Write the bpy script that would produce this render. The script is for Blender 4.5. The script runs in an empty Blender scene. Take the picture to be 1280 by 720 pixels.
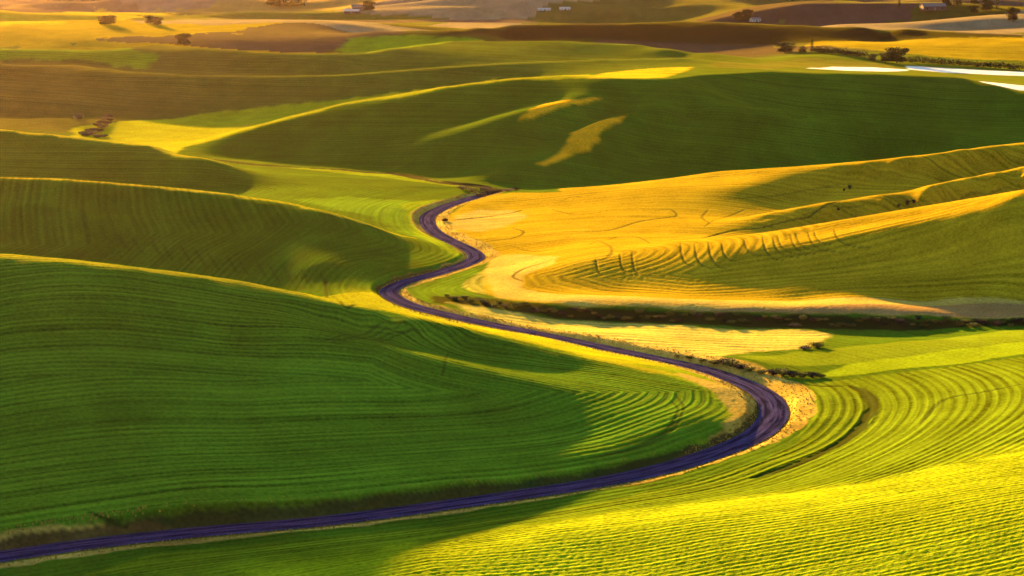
import bpy, bmesh, math, random
import numpy as np
random.seed(7); rng = np.random.default_rng(7)
R = math.radians
S = bpy.context.scene
C = S.collection

# ---------------------------------------------------------------- camera, world, sun, exposure
F = 2800.0 ; CAMH = 150.0 ; TH = math.atan(460/2800)
cam = bpy.data.cameras.new('camera'); co = bpy.data.objects.new('camera', cam); C.objects.link(co)
co.location = (0, 0, CAMH); co.rotation_euler = (math.pi/2-TH, 0, 0)
cam.sensor_width = 36; cam.lens = 36*F/1280; cam.clip_end = 40000; cam.clip_start = 1
S.camera = co
SUN_AZ = 21.0      # degrees to the left of the view direction, beyond the hills
SUN_EL = 8.6
w = bpy.data.worlds.new('World'); S.world = w; w.use_nodes = True
nt = w.node_tree; sky = nt.nodes.new('ShaderNodeTexSky'); sky.sky_type = 'NISHITA'; sky.sun_disc = False
sky.sun_elevation = R(SUN_EL); sky.sun_rotation = R(-SUN_AZ); sky.air_density = 1.0; sky.dust_density = 1.0; sky.ozone_density = 2.5
bg = nt.nodes['Background']; nt.links.new(sky.outputs[0], bg.inputs[0]); bg.inputs[1].default_value = 0.05
sl = bpy.data.lights.new('sun', 'SUN'); so = bpy.data.objects.new('sun', sl); C.objects.link(so)
sl.energy = 5.0; sl.angle = R(0.8); sl.color = (1.0, 0.57, 0.11)
# local -Z must point away from the sun
from mathutils import Vector
sd = Vector((-math.sin(R(SUN_AZ))*math.cos(R(SUN_EL)), math.cos(R(SUN_AZ))*math.cos(R(SUN_EL)), math.sin(R(SUN_EL))))
so.rotation_euler = sd.to_track_quat('Z', 'Y').to_euler()
S.view_settings.view_transform = 'Standard'; S.view_settings.look = 'None'; S.view_settings.gamma = 1
S.view_settings.exposure = 2.95

# ---------------------------------------------------------------- numeric helpers
ct, st = math.cos(TH), math.sin(TH)
def ray(u, v):
    a = (u-640)/F; b = (v-360)/F
    return np.array([a, ct-b*st, -st-b*ct])
def at_h(u, v, h):
    d = ray(u, v); t = (CAMH-h)/-d[2]
    return d[0]*t, d[1]*t
def at_d(u, D):
    return (u-640)/F*D/ct, D
def sstep(a, b, x):
    t = np.clip((x-a)/(b-a), 0, 1); return t*t*(3-2*t)
_perm = rng.integers(0, 2**31, (256,))
def hash2(ix, iy):
    h = (ix.astype(np.int64)*374761393 + iy.astype(np.int64)*668265263) & 0x7fffffff
    h = ((h ^ (h >> 13))*1274126177) & 0x7fffffff
    return ((h ^ (h >> 16)) & 0xffff)/65535.0
def vnoise(x, y):
    ix = np.floor(x); iy = np.floor(y); fx = x-ix; fy = y-iy
    fx = fx*fx*fx*(fx*(fx*6-15)+10); fy = fy*fy*fy*(fy*(fy*6-15)+10)
    a = hash2(ix, iy); b = hash2(ix+1, iy); c = hash2(ix, iy+1); d = hash2(ix+1, iy+1)
    return (a*(1-fx)+b*fx)*(1-fy)+(c*(1-fx)+d*fx)*fy-0.5
def fbm(x, y, n=4, gain=.5):
    s = 0; a = 1
    for i in range(n):
        s = s+a*vnoise(x*2**i+17.3*i, y*2**i-9.1*i); a *= gain
    return s
def line_dist(px, py, line):
    """distance to a polyline, signed: positive on the left of its direction; also the nearest segment position"""
    best = np.full(px.shape, 1e9); sg = np.zeros(px.shape); pos = np.zeros(px.shape)
    for i in range(len(line)-1):
        ax, ay = line[i]; bx, by = line[i+1]; dx, dy = bx-ax, by-ay
        L = dx*dx+dy*dy+1e-9
        t = np.clip(((px-ax)*dx+(py-ay)*dy)/L, 0, 1)
        ex = px-ax-t*dx; ey = py-ay-t*dy; d = np.hypot(ex, ey)
        m = d < best
        best = np.where(m, d, best); sg = np.where(m, np.sign(dx*(py-ay)-dy*(px-ax)), sg); pos = np.where(m, i+t, pos)
    return best, sg, pos
def smooth_line(pts, n=8):
    p = np.array(pts, float); out = []
    q = np.vstack([2*p[0]-p[1], p, 2*p[-1]-p[-2]])
    for i in range(len(p)-1):
        p0, p1, p2, p3 = q[i], q[i+1], q[i+2], q[i+3]
        for k in range(n):
            t = k/n
            out.append(.5*((2*p1)+(-p0+p2)*t+(2*p0-5*p1+4*p2-p3)*t*t+(-p0+3*p1-3*p2+p3)*t**3))
    out.append(p[-1]); return np.array(out)
def in_poly(px, py, poly):
    ins = np.zeros(px.shape, bool); n = len(poly); j = n-1
    for i in range(n):
        xi, yi = poly[i]; xj, yj = poly[j]
        c = ((yi > py) != (yj > py)) & (px < (xj-xi)*(py-yi)/(yj-yi+1e-12)+xi)
        ins ^= c; j = i
    return ins

# ---------------------------------------------------------------- the road line (u, v, height)
ROAD = [(-260,740,0),(-120,716,0),(0,696,0),(120,679,0),(250,665,0),(400,652,0),(540,634,0),(660,617,0),(760,601,0),(840,583,0),(905,562,0),(946,543,0),
        (966,522,0),(963,501,0),(938,483,0),(890,465,0),(840,453,0),(760,436,0),(680,419,0),(610,405,0),(560,394,0),(517,383,0),(492,372,0),
        (487,363,0),(505,353,0),(545,342,0),(580,331,0),(595,322,0),(588,313,0),(565,302,0),(543,290,0),(534,278,0),(538,268,0),(560,257,0),(592,247,0),(620,239.5,0),
        (600,234,1),(560,230,1.5),(500,219,2),(430,213,2.5),(360,209,3),(315,206,4),(270,200,5)]
SUB = 4
ROADW = smooth_line([(*at_h(u, v, h), h) for u, v, h in ROAD], SUB)
RP = ROADW[:, :2]
HW = 4.1

# ---------------------------------------------------------------- terrain control points (u, v, height)
PTS = []
for i in range(0, len(ROAD)): PTS.append(ROAD[i])
def add(*a): PTS.extend(a)
XYZ = []
def crest(pts, wd=8, front=.1, back=.1, down=.22):
    """a crest that is rounded over about wd metres, with the ground falling away behind it"""
    dn = []
    for (a0, b0) in zip(pts[:-1], pts[1:]):
        k_ = max(1, round((b0[0]-a0[0])/42)); dn += [tuple(np.array(a0)+(np.array(b0)-np.array(a0))*i/k_) for i in range(k_)]
    for u, v, h in dn+[pts[-1]]:
        PTS.append((u, v, h)); X0, Y0 = at_h(u, v, h)
        for k, dh in ((-1, -front*wd), (1, -back*wd), (3.5, -(back+2.5*down)*wd)):
            f_ = (Y0+k*wd)/Y0; XYZ.append((X0*f_, Y0*f_, h+dh))
def face(u, vc, hc, vf, hf, mids=()):
    """an even slope from crest (vc, hc) to foot (vf, hf); mids = (v, bulge) points on it"""
    x0, y0 = at_h(u, vf, hf); x1, y1 = at_h(u, vc, hc); s_ = (hc-hf)/(y1-y0)
    for v, bulge in mids:
        d = ray(u, v); g = d[2]/d[1]; yy = (CAMH-hf+s_*y0)/(s_-g); h = CAMH+g*yy+bulge
        PTS.append((u, v, h))
    return s_
def hill(cl, fl, lines, step=28, footpts=True):
    """cl / fl: crest and foot polylines (u, v, h); lines: polylines (u, v, bulge) lying on the face between them"""
    cl = np.array(cl, float); fl = np.array(fl, float)
    if footpts:
        for u in np.arange(fl[0, 0], fl[-1, 0]+1, max(step, 40)): PTS.append((u, np.interp(u, fl[:, 0], fl[:, 1]), np.interp(u, fl[:, 0], fl[:, 2])))
    for L in lines:
        L = np.array(L, float)
        for u in np.arange(L[0, 0], L[-1, 0]+1, step):
            v = np.interp(u, L[:, 0], L[:, 1]); b = np.interp(u, L[:, 0], L[:, 2])
            face(u, np.interp(u, cl[:, 0], cl[:, 1]), np.interp(u, cl[:, 0], cl[:, 2]), np.interp(u, fl[:, 0], fl[:, 1]), np.interp(u, fl[:, 0], fl[:, 2]), ((v, b),))
            if b >= 2.3:      # a spur with a flattened top
                q_ = PTS[-1]; X0, Y0 = at_h(*q_); XYZ.append((X0*(Y0+9)/Y0, Y0+9, q_[2]+.2)); XYZ.append((X0*(Y0-7)/Y0, Y0-7, q_[2]-1.6))
# left front hill
crest([(-120,308,44),(0,318,45),(80,325,44),(150,333,42),(230,343,38.5),(300,353,35),(370,366,31.5),(430,379,27.5),(520,396,21.5),(600,413,16.8),(700,437,11)], 10, .10, .12)
add((-300,330,38),(780,456,6),(850,472,3),(905,490,2))
CL1 = [(-120,308,44),(0,318,45),(80,325,44),(150,333,42),(230,343,38.5),(300,353,35),(370,366,31.5),(430,379,27.5),(520,396,21.5),(600,413,16.8),(700,437,11),(780,456,6)]
FL1 = [(-120,692,3),(0,665,3),(120,652,3),(250,642,3),(350,632,3),(450,620,3),(550,606,3),(650,590,2.5),(750,570,2.5)]
hill(CL1, FL1, [[(-120,400,0),(300,420,.3)], [(-120,480,0),(550,500,.5)], [(-120,560,0),(650,548,.6)],
    [(250,385,.6),(350,402,1),(450,424,1.6),(550,447,2.0),(650,471,2.2),(750,499,2)], [(400,398,-.5),(500,410,-1.1),(600,433,-1.1),(700,455,-.5)], [(500,480,.9),(600,500,1),(700,525,.8)]], 45)
add((830,519,5),(840,550,2.5),(895,530,2.3))
# hidden swale behind the left front hill
HID = [(-200,860,6),(0,860,5),(100,855,5),(200,845,4),(300,835,3),(400,820,2),(480,810,2)]
# second hill
crest([(-100,217,26.5),(0,222,25),(80,224,24.7),(150,229,24.2),(220,235,23.3),(290,243,22),(350,252,20.7),(400,263,18.5),(460,281,12)], 11, .10, .12)
add((-250,216,26),(520,300,3))
hill([(-100,217,26.5),(0,222,25),(80,224,24.7),(150,229,24.2),(220,235,23.3),(290,243,22),(350,252,20.7),(400,263,18.5),(460,281,12)],
     [(-100,300,5),(0,303,4.5),(130,314,2.8),(250,333,1.5),(330,347,.5),(400,366,.3),(460,376,.2)],
     [[(-100,240,-.1),(200,256,-.3),(330,285,-.4)], [(-100,246,.6),(0,258,1.0),(60,268,.9),(130,286,.7),(190,301,.5),(250,315,.4),(340,336,.3)], [(-100,270,-.2),(0,282,-.4),(130,302,-.3)], [(350,300,0),(450,325,0)], [(280,300,-.3),(400,330,.3)]], 30)
add((500,325,3))
# third hill, valley behind
crest([(-150,152,25),(0,162,23.3),(100,172,21.2),(190,183,18.5),(250,197,15)], 12, .10, .12)
add((310,212,7))
hill([(-150,152,25),(0,162,23.3),(100,172,21.2),(190,183,18.5),(250,197,15)], [(-100,212,7),(0,214,5.8),(100,220,5),(190,228,4.2),(250,238,3)],
     [[(-100,176,0),(0,182,-.2),(100,196,.3),(200,214,.4)], [(-100,196,.3),(0,198,.2),(60,206,.1)]], 32)
add((280,234,3.5),(350,240,4),(440,250,3.5),(500,262,2),(400,225,4),(470,235,3),(540,243,1))
add((100,160,4),(150,165,3),(180,150,5),(130,148,5),(50,155,6),(60,148,8),(-50,145,9))
# middle hill (crest, spurs, foot)
crest([(300,162,15),(360,146,22.5),(430,129,30.2),(550,109,40.5),(640,98,45.6),(700,94.5,47)], 12, .10, .12)
add((215,184,4),(260,172,8),(760,92,48.5),(830,86,51),(890,86,49))
crest([(1000,91,44.5),(1100,93,43),(1200,98,40),(1280,116,33),(1400,125,30)], 10, .2, 0, .1)
hill([(300,162,15),(360,146,22.5),(430,129,30.2),(550,109,40.5),(640,98,45.6),(700,94.5,47),(760,92,48.5),(830,86,51),(890,86,49),(1000,91,44.5),(1100,93,43),(1200,98,40),(1280,116,33)],
     [(300,196,3),(400,204,2),(480,212,1.4),(560,222,.6),(640,231,.5),(720,231,0),(800,226,0),(900,221,-1),(1010,210,-1),(1130,200,0),(1280,186,3)],
     [[(360,172,.2),(450,168,.3),(560,158,.2),(640,138,.3),(700,124,.8)],
      [(480,196,.6),(540,186,1.0),(600,170,1.4),(650,152,1.8),(700,138,1.6),(756,125,.8)],
      [(560,212,-.5),(640,195,-.6),(690,172,-.8),(730,150,-.6),(790,132,-.6)],
      [(640,214,1.2),(690,196,1.9),(725,176,2.25),(760,152,2.1),(800,142,1.4),(830,134,1)],
      [(740,215,-.5),(780,190,-.9),(820,165,-.8),(870,145,-.6)],
      [(830,112,1),(880,124,2.6),(930,134,3.2),(1010,146,3.3),(1070,153,3.2),(1130,160,3),(1200,166,2.4),(1280,173,2)],
      [(850,140,.4),(890,152,1.4),(950,166,1.8),(1010,178,1.6),(1080,186,1)],
      [(900,108,-.4),(1000,120,-1),(1100,133,-1.1),(1280,146,-.8)], [(880,186,-.3),(1000,196,0),(1100,186,-.2)], [(1000,166,-.5),(1130,176,-.5)]], 30, False)
add((560,222,.6),(640,229,1),(720,229,0),(300,196,3),(400,204,2),(480,212,1.4))
# hidden foot
HID += [(800,1310,0),(900,1310,-2),(1000,1310,-3),(1130,1310,0),(1280,1310,4),(1400,1300,4)]
# golden hill, three ridges
add((660,240,1),(700,236,3),(800,228,7.5))
crest([(900,215,13),(1000,208,18.7),(1080,201.5,23),(1150,194.5,26.5),(1215,186.5,28.5),(1280,178.5,30.5),(1400,165,33)], 12)
hill([(900,215,13),(1000,208,18.7),(1150,194.5,26.5),(1280,178.5,30.5)], [(900,264,5),(1000,246,7),(1150,228,15.9),(1280,208,20.3)],
     [[(900,240,.8),(1000,228,.6),(1100,216,0),(1280,194,0)]], 40)
crest([(960,267,11),(1040,253,16),(1100,244,19),(1150,235.5,22.3),(1215,222,26.4),(1280,208.5,30.5),(1400,190,35)], 10, .2)
hill([(960,267,11),(1040,253,16),(1150,235.5,22.3),(1280,208.5,30.5)], [(960,284,6.6),(1060,270,11.2),(1150,254,16.4),(1280,231,23.2)], [[(960,276,0),(1060,262,0),(1150,245,0),(1280,220,0)]], 45)
add((655,347,3),(720,328,7.5),(850,304,12))
crest([(1000,285,19),(1150,260,29.5),(1280,238,40),(1400,222,43)], 12)
add((620,300,1.5),(700,280,3),(800,262,5),(640,270,1),(700,255,2.5),(620,340,1.5),(640,320,2),(760,300,5.5))
add((660,362,2),(760,366,2.6),(900,372,3.2),(1000,374,3.5),(1150,375,3.9),(1280,376,4.2),(1400,376,4.2))
hill([(850,304,12),(1000,285,19),(1150,260,29.5),(1280,238,40)], [(850,371,3.2),(1000,374,3.5),(1150,375,3.9),(1280,376,4.2)], [[(850,322,.8),(1000,306,1.5),(1150,282,1.8),(1280,262,1.5)], [(850,345,-.3),(1000,340,-.5),(1280,320,0)], [(1000,358,0),(1280,350,0)]], 50, False)
add((600,366,1.8),(700,383,3),(775,386,3.3),(850,388,3.5),(925,390,3.6),(1000,391.5,3.8),(1075,393,3.8),(1150,394,3.8),(1280,397,4),(1400,398,4))
add((560,374,0.5),(640,391,.8),(700,391,1.2),(775,395,1.4),(850,398,1.4),(925,400,1.5),(1000,401,1.7),(1075,402.5,1.7),(1150,403,1.8),(1280,405,2.2),(1400,406,2.4),(850,407,.9),(1000,411,1),(1280,412,2.3))
add((880,432,.6),(950,436,.6),(1000,425,1),(780,418,.4))
# right slopes
add((1040,440,1.8),(1130,428,3),(1280,416,4.2),(1400,414,4.6),(960,452,1),(1100,462,3),(1280,438,5.8),(1200,450,4.6),(1030,474,1))
add((1010,500,1.2),(1020,530,1.5),(1090,500,3),(1088,530,3.5),(1000,590,3.2),(900,615,2.5),(1180,480,6),(1280,470,9),(1180,530,8.5),(1280,520,13.5),(1400,500,18))
add((950,580,1.5),(780,622,.8),(600,652,.3),(400,672,-.3),(200,688,-.6),(0,712,-1))
add((1280,580,18),(1280,556,16.2),(1400,570,20),(1130,603,13.4),(1000,623,10.3),(850,643,8.5),(700,662,6.8),(500,690,5),(350,706,3.5),(200,724,2))
add((1280,628,19.6),(1130,648,15),(950,672,10.2),(750,684,6.5),(1280,720,14.5),(1130,740,10.5),(900,740,6),(640,740,4),(300,740,2.5),(0,760,0),(1400,700,19))
# fifth hill
crest([(-150,76,36),(0,80,36),(100,82,33.5),(170,90,30.5),(240,94,29.5),(330,95,29.5),(430,93,31.5),(530,85,35.5),(640,78,39.5),(750,74,41),(850,73,41)], 14, .10, .12)
hill([(0,80,36),(120,84,33.5),(250,94,29.5),(350,95,29.5),(430,93,31.5),(530,85,35.5),(640,78,39.5)], [(0,138,7.6),(120,142,5.5),(250,138,7),(350,130,13),(480,112,23),(600,93,32)],
     [[(0,100,0),(120,105,0),(250,110,0),(420,108,0),(520,95,0)], [(0,112,.8),(60,122,.8),(120,130,.6)], [(200,125,-.3),(400,118,0)]], 50)
# sixth hill
crest([(-150,58,38),(0,61,37),(120,63,36),(200,56,39),(260,60,37.5),(330,66,35),(430,66.5,35),(490,60,38),(560,51.5,41.5),(700,51,41.5),(800,56,39),(880,66,35)], 16, .10, .12)
add((940,76,31),(0,75,29),(150,79,27),(300,86,23.5),(450,84,25),(600,70,33),(750,68,33),(860,70,32.5))
# dark ploughed hill and the strip beyond
crest([(470,40,41),(560,38,42),(640,31.5,44),(750,29,45.5),(850,26,47),(950,29,45.5),(1050,33,44),(1160,38,41),(1280,43,38.5)], 14)
add((1000,78,27),(1130,76,27),(1280,80,24),(1150,63,31),(1280,52,36),(1050,55,34),(1000,70,29.5),(1200,70,28))
add((0,35,42),(130,34,42.5),(220,37,40.5),(330,31,43),(430,30,43),(100,50,35),(300,52,34),(640,48,32.5),(800,49,32.5),(950,52,31),(1100,49,32.5))
P3 = np.array([(*at_h(u, v, h), h) for u, v, h in PTS] + [(*at_d(u, D), h) for u, D, h in HID] + XYZ)
# far anchors so that nothing runs away
far = []
for r, h in ((2750, 30), (3300, 34), (4200, 30), (5600, 28), (9000, 30)):
    for a in (-17, -9, 0, 9, 17): far.append((r*math.sin(R(a)), r*math.cos(R(a)), h))
for a in (-17, -9, 0, 9, 17): far.append((380*math.sin(R(a)), 380*math.cos(R(a)), 6+a*.6))
P3 = np.vstack([P3, far])
cx = np.arctan2(P3[:, 0], P3[:, 1]); cy = np.log(np.hypot(P3[:, 0], P3[:, 1]))
def phi(r2): return r2*np.log(r2+1e-12)
n = len(P3)
A = np.zeros((n+3, n+3)); A[:n, :n] = phi((cx[:, None]-cx)**2+(cy[:, None]-cy)**2)+np.eye(n)*4e-6
A[:n, n] = 1; A[:n, n+1] = cx; A[:n, n+2] = cy; A[n, :n] = 1; A[n+1, :n] = cx; A[n+2, :n] = cy
W = np.linalg.solve(A, np.concatenate([P3[:, 2], [0, 0, 0]]))
GA = np.linspace(R(-17), R(17), 300); GY = np.linspace(math.log(340), math.log(9000), 820)
ga, gy = np.meshgrid(GA, GY); HG = np.zeros(ga.shape)
for i in range(len(GY)):
    HG[i] = W[n]+W[n+1]*ga[i]+W[n+2]*gy[i] + phi((ga[i][:, None]-cx)**2+(gy[i][:, None]-cy)**2) @ W[:n]
def cubic(p0, p1, p2, p3, t): return .5*(2*p1+(-p0+p2)*t+(2*p0-5*p1+4*p2-p3)*t*t+(-p0+3*p1-3*p2+p3)*t**3)
def hgrid(az, ly):
    x = np.clip((az-GA[0])/(GA[1]-GA[0]), 1, len(GA)-3.001); y = np.clip((ly-GY[0])/(GY[1]-GY[0]), 1, len(GY)-3.001)
    ix = x.astype(int); iy = y.astype(int); fx = x-ix; fy = y-iy
    r = [cubic(*[HG[iy+j, ix+k] for k in (-1, 0, 1, 2)], fx) for j in (-1, 0, 1, 2)]
    return cubic(*r, fy)
def terrain(x, y, road=True):
    az = np.arctan2(x, y); r = np.hypot(x, y); ly = np.log(np.maximum(r, 1))
    h = hgrid(np.clip(az, R(-16.5), R(16.5)), ly)
    # gentle natural undulation; the far country rolls more
    h = h + fbm(x/60, y/60, 2)*0.35
    h = h + sstep(2320, 2750, r)*(fbm(x/480+3, y/210, 3)*46) + sstep(1500, 2300, r)*fbm(x/150, y/150, 2)*1.5
    h = np.minimum(h, 46+30*sstep(5000, 8000, r)+fbm(x/300, y/300, 2)*4)
    out = sstep(R(15.5), R(28), np.abs(az))
    h = h*(1-out)+out*(14+fbm(x/330, y/330, 3)*44)
    # the butte the camera stands on
    b = CAMH-1.8-0.365*r-np.clip(r-60, 0, None)*0.02
    k = 9.0; m = np.maximum(h, b)
    h = m+k*np.log(np.exp((h-m)/k)+np.exp((b-m)/k))*(r < 440)
    if road:
        msk = (r < 1500) & (r > 430)
        if msk.any():
            d, sg, pos = line_dist(x[msk], y[msk], RP)
            rh = np.interp(pos, np.arange(len(ROADW)), ROADW[:, 2])
            s = pos/SUB
            hh = h[msk]
            left = sg > 0
            # cut bank height, by road position and side (left = the hill inside the bend)
            bl = np.interp(s, [0,3,9,11,13,15,20,22,25,28,30,34,36,38,42], [1.2,1.2,1.2,1.2,.8,.8,.5,1.2,1.4,1.0,.9,.9,.8,.5,.5])
            br = np.interp(s, [0,9,11,14,15,17,20,26,31,34,42], [.5,.5,1.0,1.2,2.0,1.5,.6,.6,1.2,.8,.4])
            hw = HW*np.interp(s, [0, 12, 20, 34, 36, 42], [1, 1, .8, .85, .45, .3])
            b_ = np.where(left, bl, br)*(1-sstep(14, 34, d))
            edge = sstep(hw+.4, hw+np.where(left, 4.5, 4.0), d)
            h = h.copy()
            h[msk] = rh+(hh+b_-rh)*edge - .25*np.exp(-((d-hw-.9)/.7)**2)
    return h
def H(x, y): return float(terrain(np.array([x], float), np.array([y], float))[0])
_ys = np.exp(np.linspace(math.log(430), math.log(8000), 5000))
def pt(u, v):
    """where the sight line through a pixel first meets the terrain"""
    d = ray(u, v); t = _ys/d[1]; x = d[0]*t; z = CAMH+d[2]*t
    h = terrain(x, _ys); k = np.argmax(h > z)
    return (float(x[k]), float(_ys[k]))
def pl(pts, D=None):
    # a field that runs out of view carries on beyond the frame
    ext = []
    for i, p in enumerate(pts):
        ext.append(p); q = pts[(i+1) % len(pts)]
        if len(p) == 2 and len(q) == 2 and len(pts) > 3:
            if p[0] == q[0] == 1279: ext += [(1400, p[1]-(2 if p[1] < 480 else 8)), (1400, q[1]-(2 if q[1] < 480 else 8))]
            if p[0] == q[0] == 0: ext += [(-120, p[1]), (-120, q[1])]
    pts = ext
    return [pt(*p) if len(p) == 2 else at_d(p[0], p[2]) for p in pts]

# ---------------------------------------------------------------- the terrain sheet
azf = np.linspace(R(-14.6), R(14.6), 1180)
side = R(14.6)+np.cumsum(np.linspace(.0006, .075, 60)); side = side[side < R(180)-.03]
az = np.concatenate([-side[::-1], azf, side, ])
lr = [math.log(4), math.log(15), math.log(40), math.log(90), math.log(160), math.log(250), math.log(330), math.log(390), math.log(420)]
def seg(a, b, s): lr.extend(list(np.arange(math.log(a), math.log(b), s)))
seg(432, 1330, .00125); seg(1330, 2600, .0024); seg(2600, 4700, .0032); seg(4700, 9300, .03)
lr = np.array(lr); NR, NC = len(lr), len(az)
AZ, LR = np.meshgrid(az, lr); RR = np.exp(LR)
X = RR*np.sin(AZ); Y = RR*np.cos(AZ)
Z = np.zeros(X.shape)
for i in range(0, NR, 50): Z[i:i+50] = terrain(X[i:i+50].ravel(), Y[i:i+50].ravel()).reshape(X[i:i+50].shape)

# ---- fields: albedo, row phase, row strength per vertex
x, y, z = X.ravel(), Y.ravel(), Z.ravel(); r = np.hypot(x, y)
N = len(x)
GREEN = np.array([.046, .110, .005]); LGREEN = np.array([.080, .170, .007]); YGREEN = np.array([.20, .29, .006])
GOLD = np.array([.38, .24, .008]); PALE = np.array([.55, .36, .10]); OLIVE = np.array([.10, .10, .012]); SOIL = np.array([.035, .022, .016])
DRY = np.array([.46, .30, .05]); TAN = np.array([.34, .22, .11]); BROWNG = np.array([.085, .075, .012])
col = np.tile(GREEN, (N, 1)); ph = np.zeros(N); amp = np.zeros(N); clump = np.full(N, .5)
n1 = fbm(x/38, y/38, 4); n2 = fbm(x/9, y/9, 3)
def bbox(poly, m):
    p = np.array(poly); return (x > p[:, 0].min()-m) & (x < p[:, 0].max()+m) & (y > p[:, 1].min()-m) & (y < p[:, 1].max()+m)
def paint(poly, c, soft=1.2, wob=0, a=None, strength=1):
    idx = np.nonzero(bbox(poly, soft+wob+2))[0]
    if not len(idx): return idx, None
    px, py = x[idx], y[idx]
    ins = in_poly(px, py, poly); d, _, _ = line_dist(px, py, list(poly)+[poly[0]])
    sd_ = np.where(ins, d, -d)+(n2[idx]*wob*2 if wob else 0)
    m = sstep(-soft, soft, sd_)*strength
    col[idx] = col[idx]*(1-m[:, None])+np.array(c)*m[:, None]
    if a is not None: amp[idx] = amp[idx]*(1-m)+a*m
    return idx, m
def rows(idx, m, guide, period, off=0):
    if m is None: return
    k = idx[m > .5]; d, _, _ = line_dist(x[k], y[k], guide); ph[k] = d/period+off
def stroke(pts, width, c, strength=1.0, dz=0.0, wob=.3, taper=True):
    L = smooth_line([at_h(*p) if len(p) == 3 else pt(*p) for p in pts], 5); idx = np.nonzero(bbox(L, width+3))[0]
    if not len(idx): return
    d, _, pos = line_dist(x[idx], y[idx], L)
    wd = width*(1+n2[idx]*wob*2)
    if taper: wd = wd*np.clip(np.minimum(pos, len(L)-1-pos)/3+.25, 0, 1)
    m = (1-sstep(wd*.35, wd*.75+.15, d))*strength
    col[idx] = col[idx]*(1-m[:, None])+np.array(c)*m[:, None]
    z[idx] -= dz*m
# road frame for everything near
near = np.nonzero(r < 1600)[0]
rd = np.full(N, 1e4); rs = np.zeros(N); rp = np.zeros(N)
rd[near], rs[near], rp[near] = line_dist(x[near], y[near], RP); rp /= SUB
# the creek that carries on up the valley
kc = np.nonzero((rp > 35) & (rd < 9))[0]; CREEK = (kc,)
# far country: a patchwork of fields by irregular cells
fi = np.nonzero(r > 1500)[0]
sites = []
srng = np.random.default_rng(11)
for k in range(420):
    a = srng.uniform(-.5, .5); rr = math.exp(srng.uniform(math.log(1500), math.log(9000))); sites.append((rr*math.sin(a), rr*math.cos(a)))
sites = np.array(sites); sc = srng.random(420)
qx = x[fi]+n1[fi]*60; qy = (y[fi]+fbm(x[fi]/200, y[fi]/200, 2)*160)
best = np.full(len(fi), 1e12); bi = np.zeros(len(fi), int)
for k, (sx, sy) in enumerate(sites):
    wd = 1/(math.hypot(sx, sy)*.0009+.3)
    dd = ((qx-sx)*wd*.45)**2+((qy-sy)*wd)**2; m = dd < best; best[m] = dd[m]; bi[m] = k
PUR = np.array([.07, .035, .028])
pal = np.array([OLIVE, BROWNG*1.1, TAN*.8, PUR, GOLD*.9, BROWNG*.7, PUR*1.6, OLIVE*1.3])
cc = pal[(sc[bi]*8).astype(int) % 8]; pk = sstep(2900, 3700, r[fi])[:, None]*.7; cc = cc*(1-pk)+np.array([.30,.13,.10])*(.6+.9*sc[bi])[:, None]*pk  # far fields turn pink with distance, haze put into their colour
fm = sstep(2050, 2150, r[fi])[:, None]
wl = sstep(-.02, -.2, np.arctan2(x[fi], y[fi]))[:, None]; hillc = (GREEN*.75+BROWNG*.35)*(1-wl)+np.array([.090,.078,.012])*wl  # hills to the left browned, the haze veil put into their colour
fm0 = sstep(1560, 1620, r[fi])[:, None]
col[fi] = col[fi]*(1-fm0)+hillc*fm0
col[fi] = col[fi]*(1-fm)+cc*fm

# left front hill: rows run round inside its edge
edge1 = [tuple(p) for p in ROADW[:SUB*12, :2]] + pl([(905,487),(850,468),(780,453),(700,434),(600,411)]) + [at_h(520,396,18), at_h(430,379,25), at_h(300,353,33.5), at_h(150,333,40), at_h(0,318,45), at_h(-250,296,53)]
crestguide = [tuple(p) for p in RP[:SUB*14]]+[tuple(p) for p in pl([(780,456),(700,438),(600,415)])]+[at_h(520,397,18), at_h(430,380,25), at_h(300,355,33.2), at_h(150,335,39.7), at_h(0,320,44.7), at_h(-250,298,53)]
hill1 = crestguide
k1, m1 = paint(hill1, GREEN*1.55, 1.0, 0, .85)
rows(k1, m1, crestguide, 2.8)
# everything else close by: rows follow the road
oth = np.nonzero((r < 1250) & (rd > 0))[0]
msk = np.ones(N, bool); msk[k1[m1 > .5]] = False
o2 = oth[msk[oth]]; ph[o2] = rd[o2]/3.6; amp[o2] = .5
# far hills: contour-ish rows
fh = np.nonzero((r >= 1250) & (r < 2200))[0]; ph[fh] = (y[fh]+x[fh]*.25+z[fh]*3)/7.0; amp[fh] = .5
m = (1-sstep(9, 30, rd[k1]))*m1*(rs[k1] > 0)*.75; col[k1] = col[k1]*(1-m[:, None])+LGREEN*1.15*m[:, None]
# hill two a little browner-green, its foot lighter
paint(pl([(380,362),(432,362),(470,352),(520,338),(560,325),(590,318),(560,312),(520,318),(455,340),(400,345)]), LGREEN*.8, 8, 3)
paint(pl([(415,372),(430,358),(470,350),(540,335),(575,328),(590,322),(575,345),(520,352),(480,372),(540,392),(480,388),(440,382)]), LGREEN, 3, 1)
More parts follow.
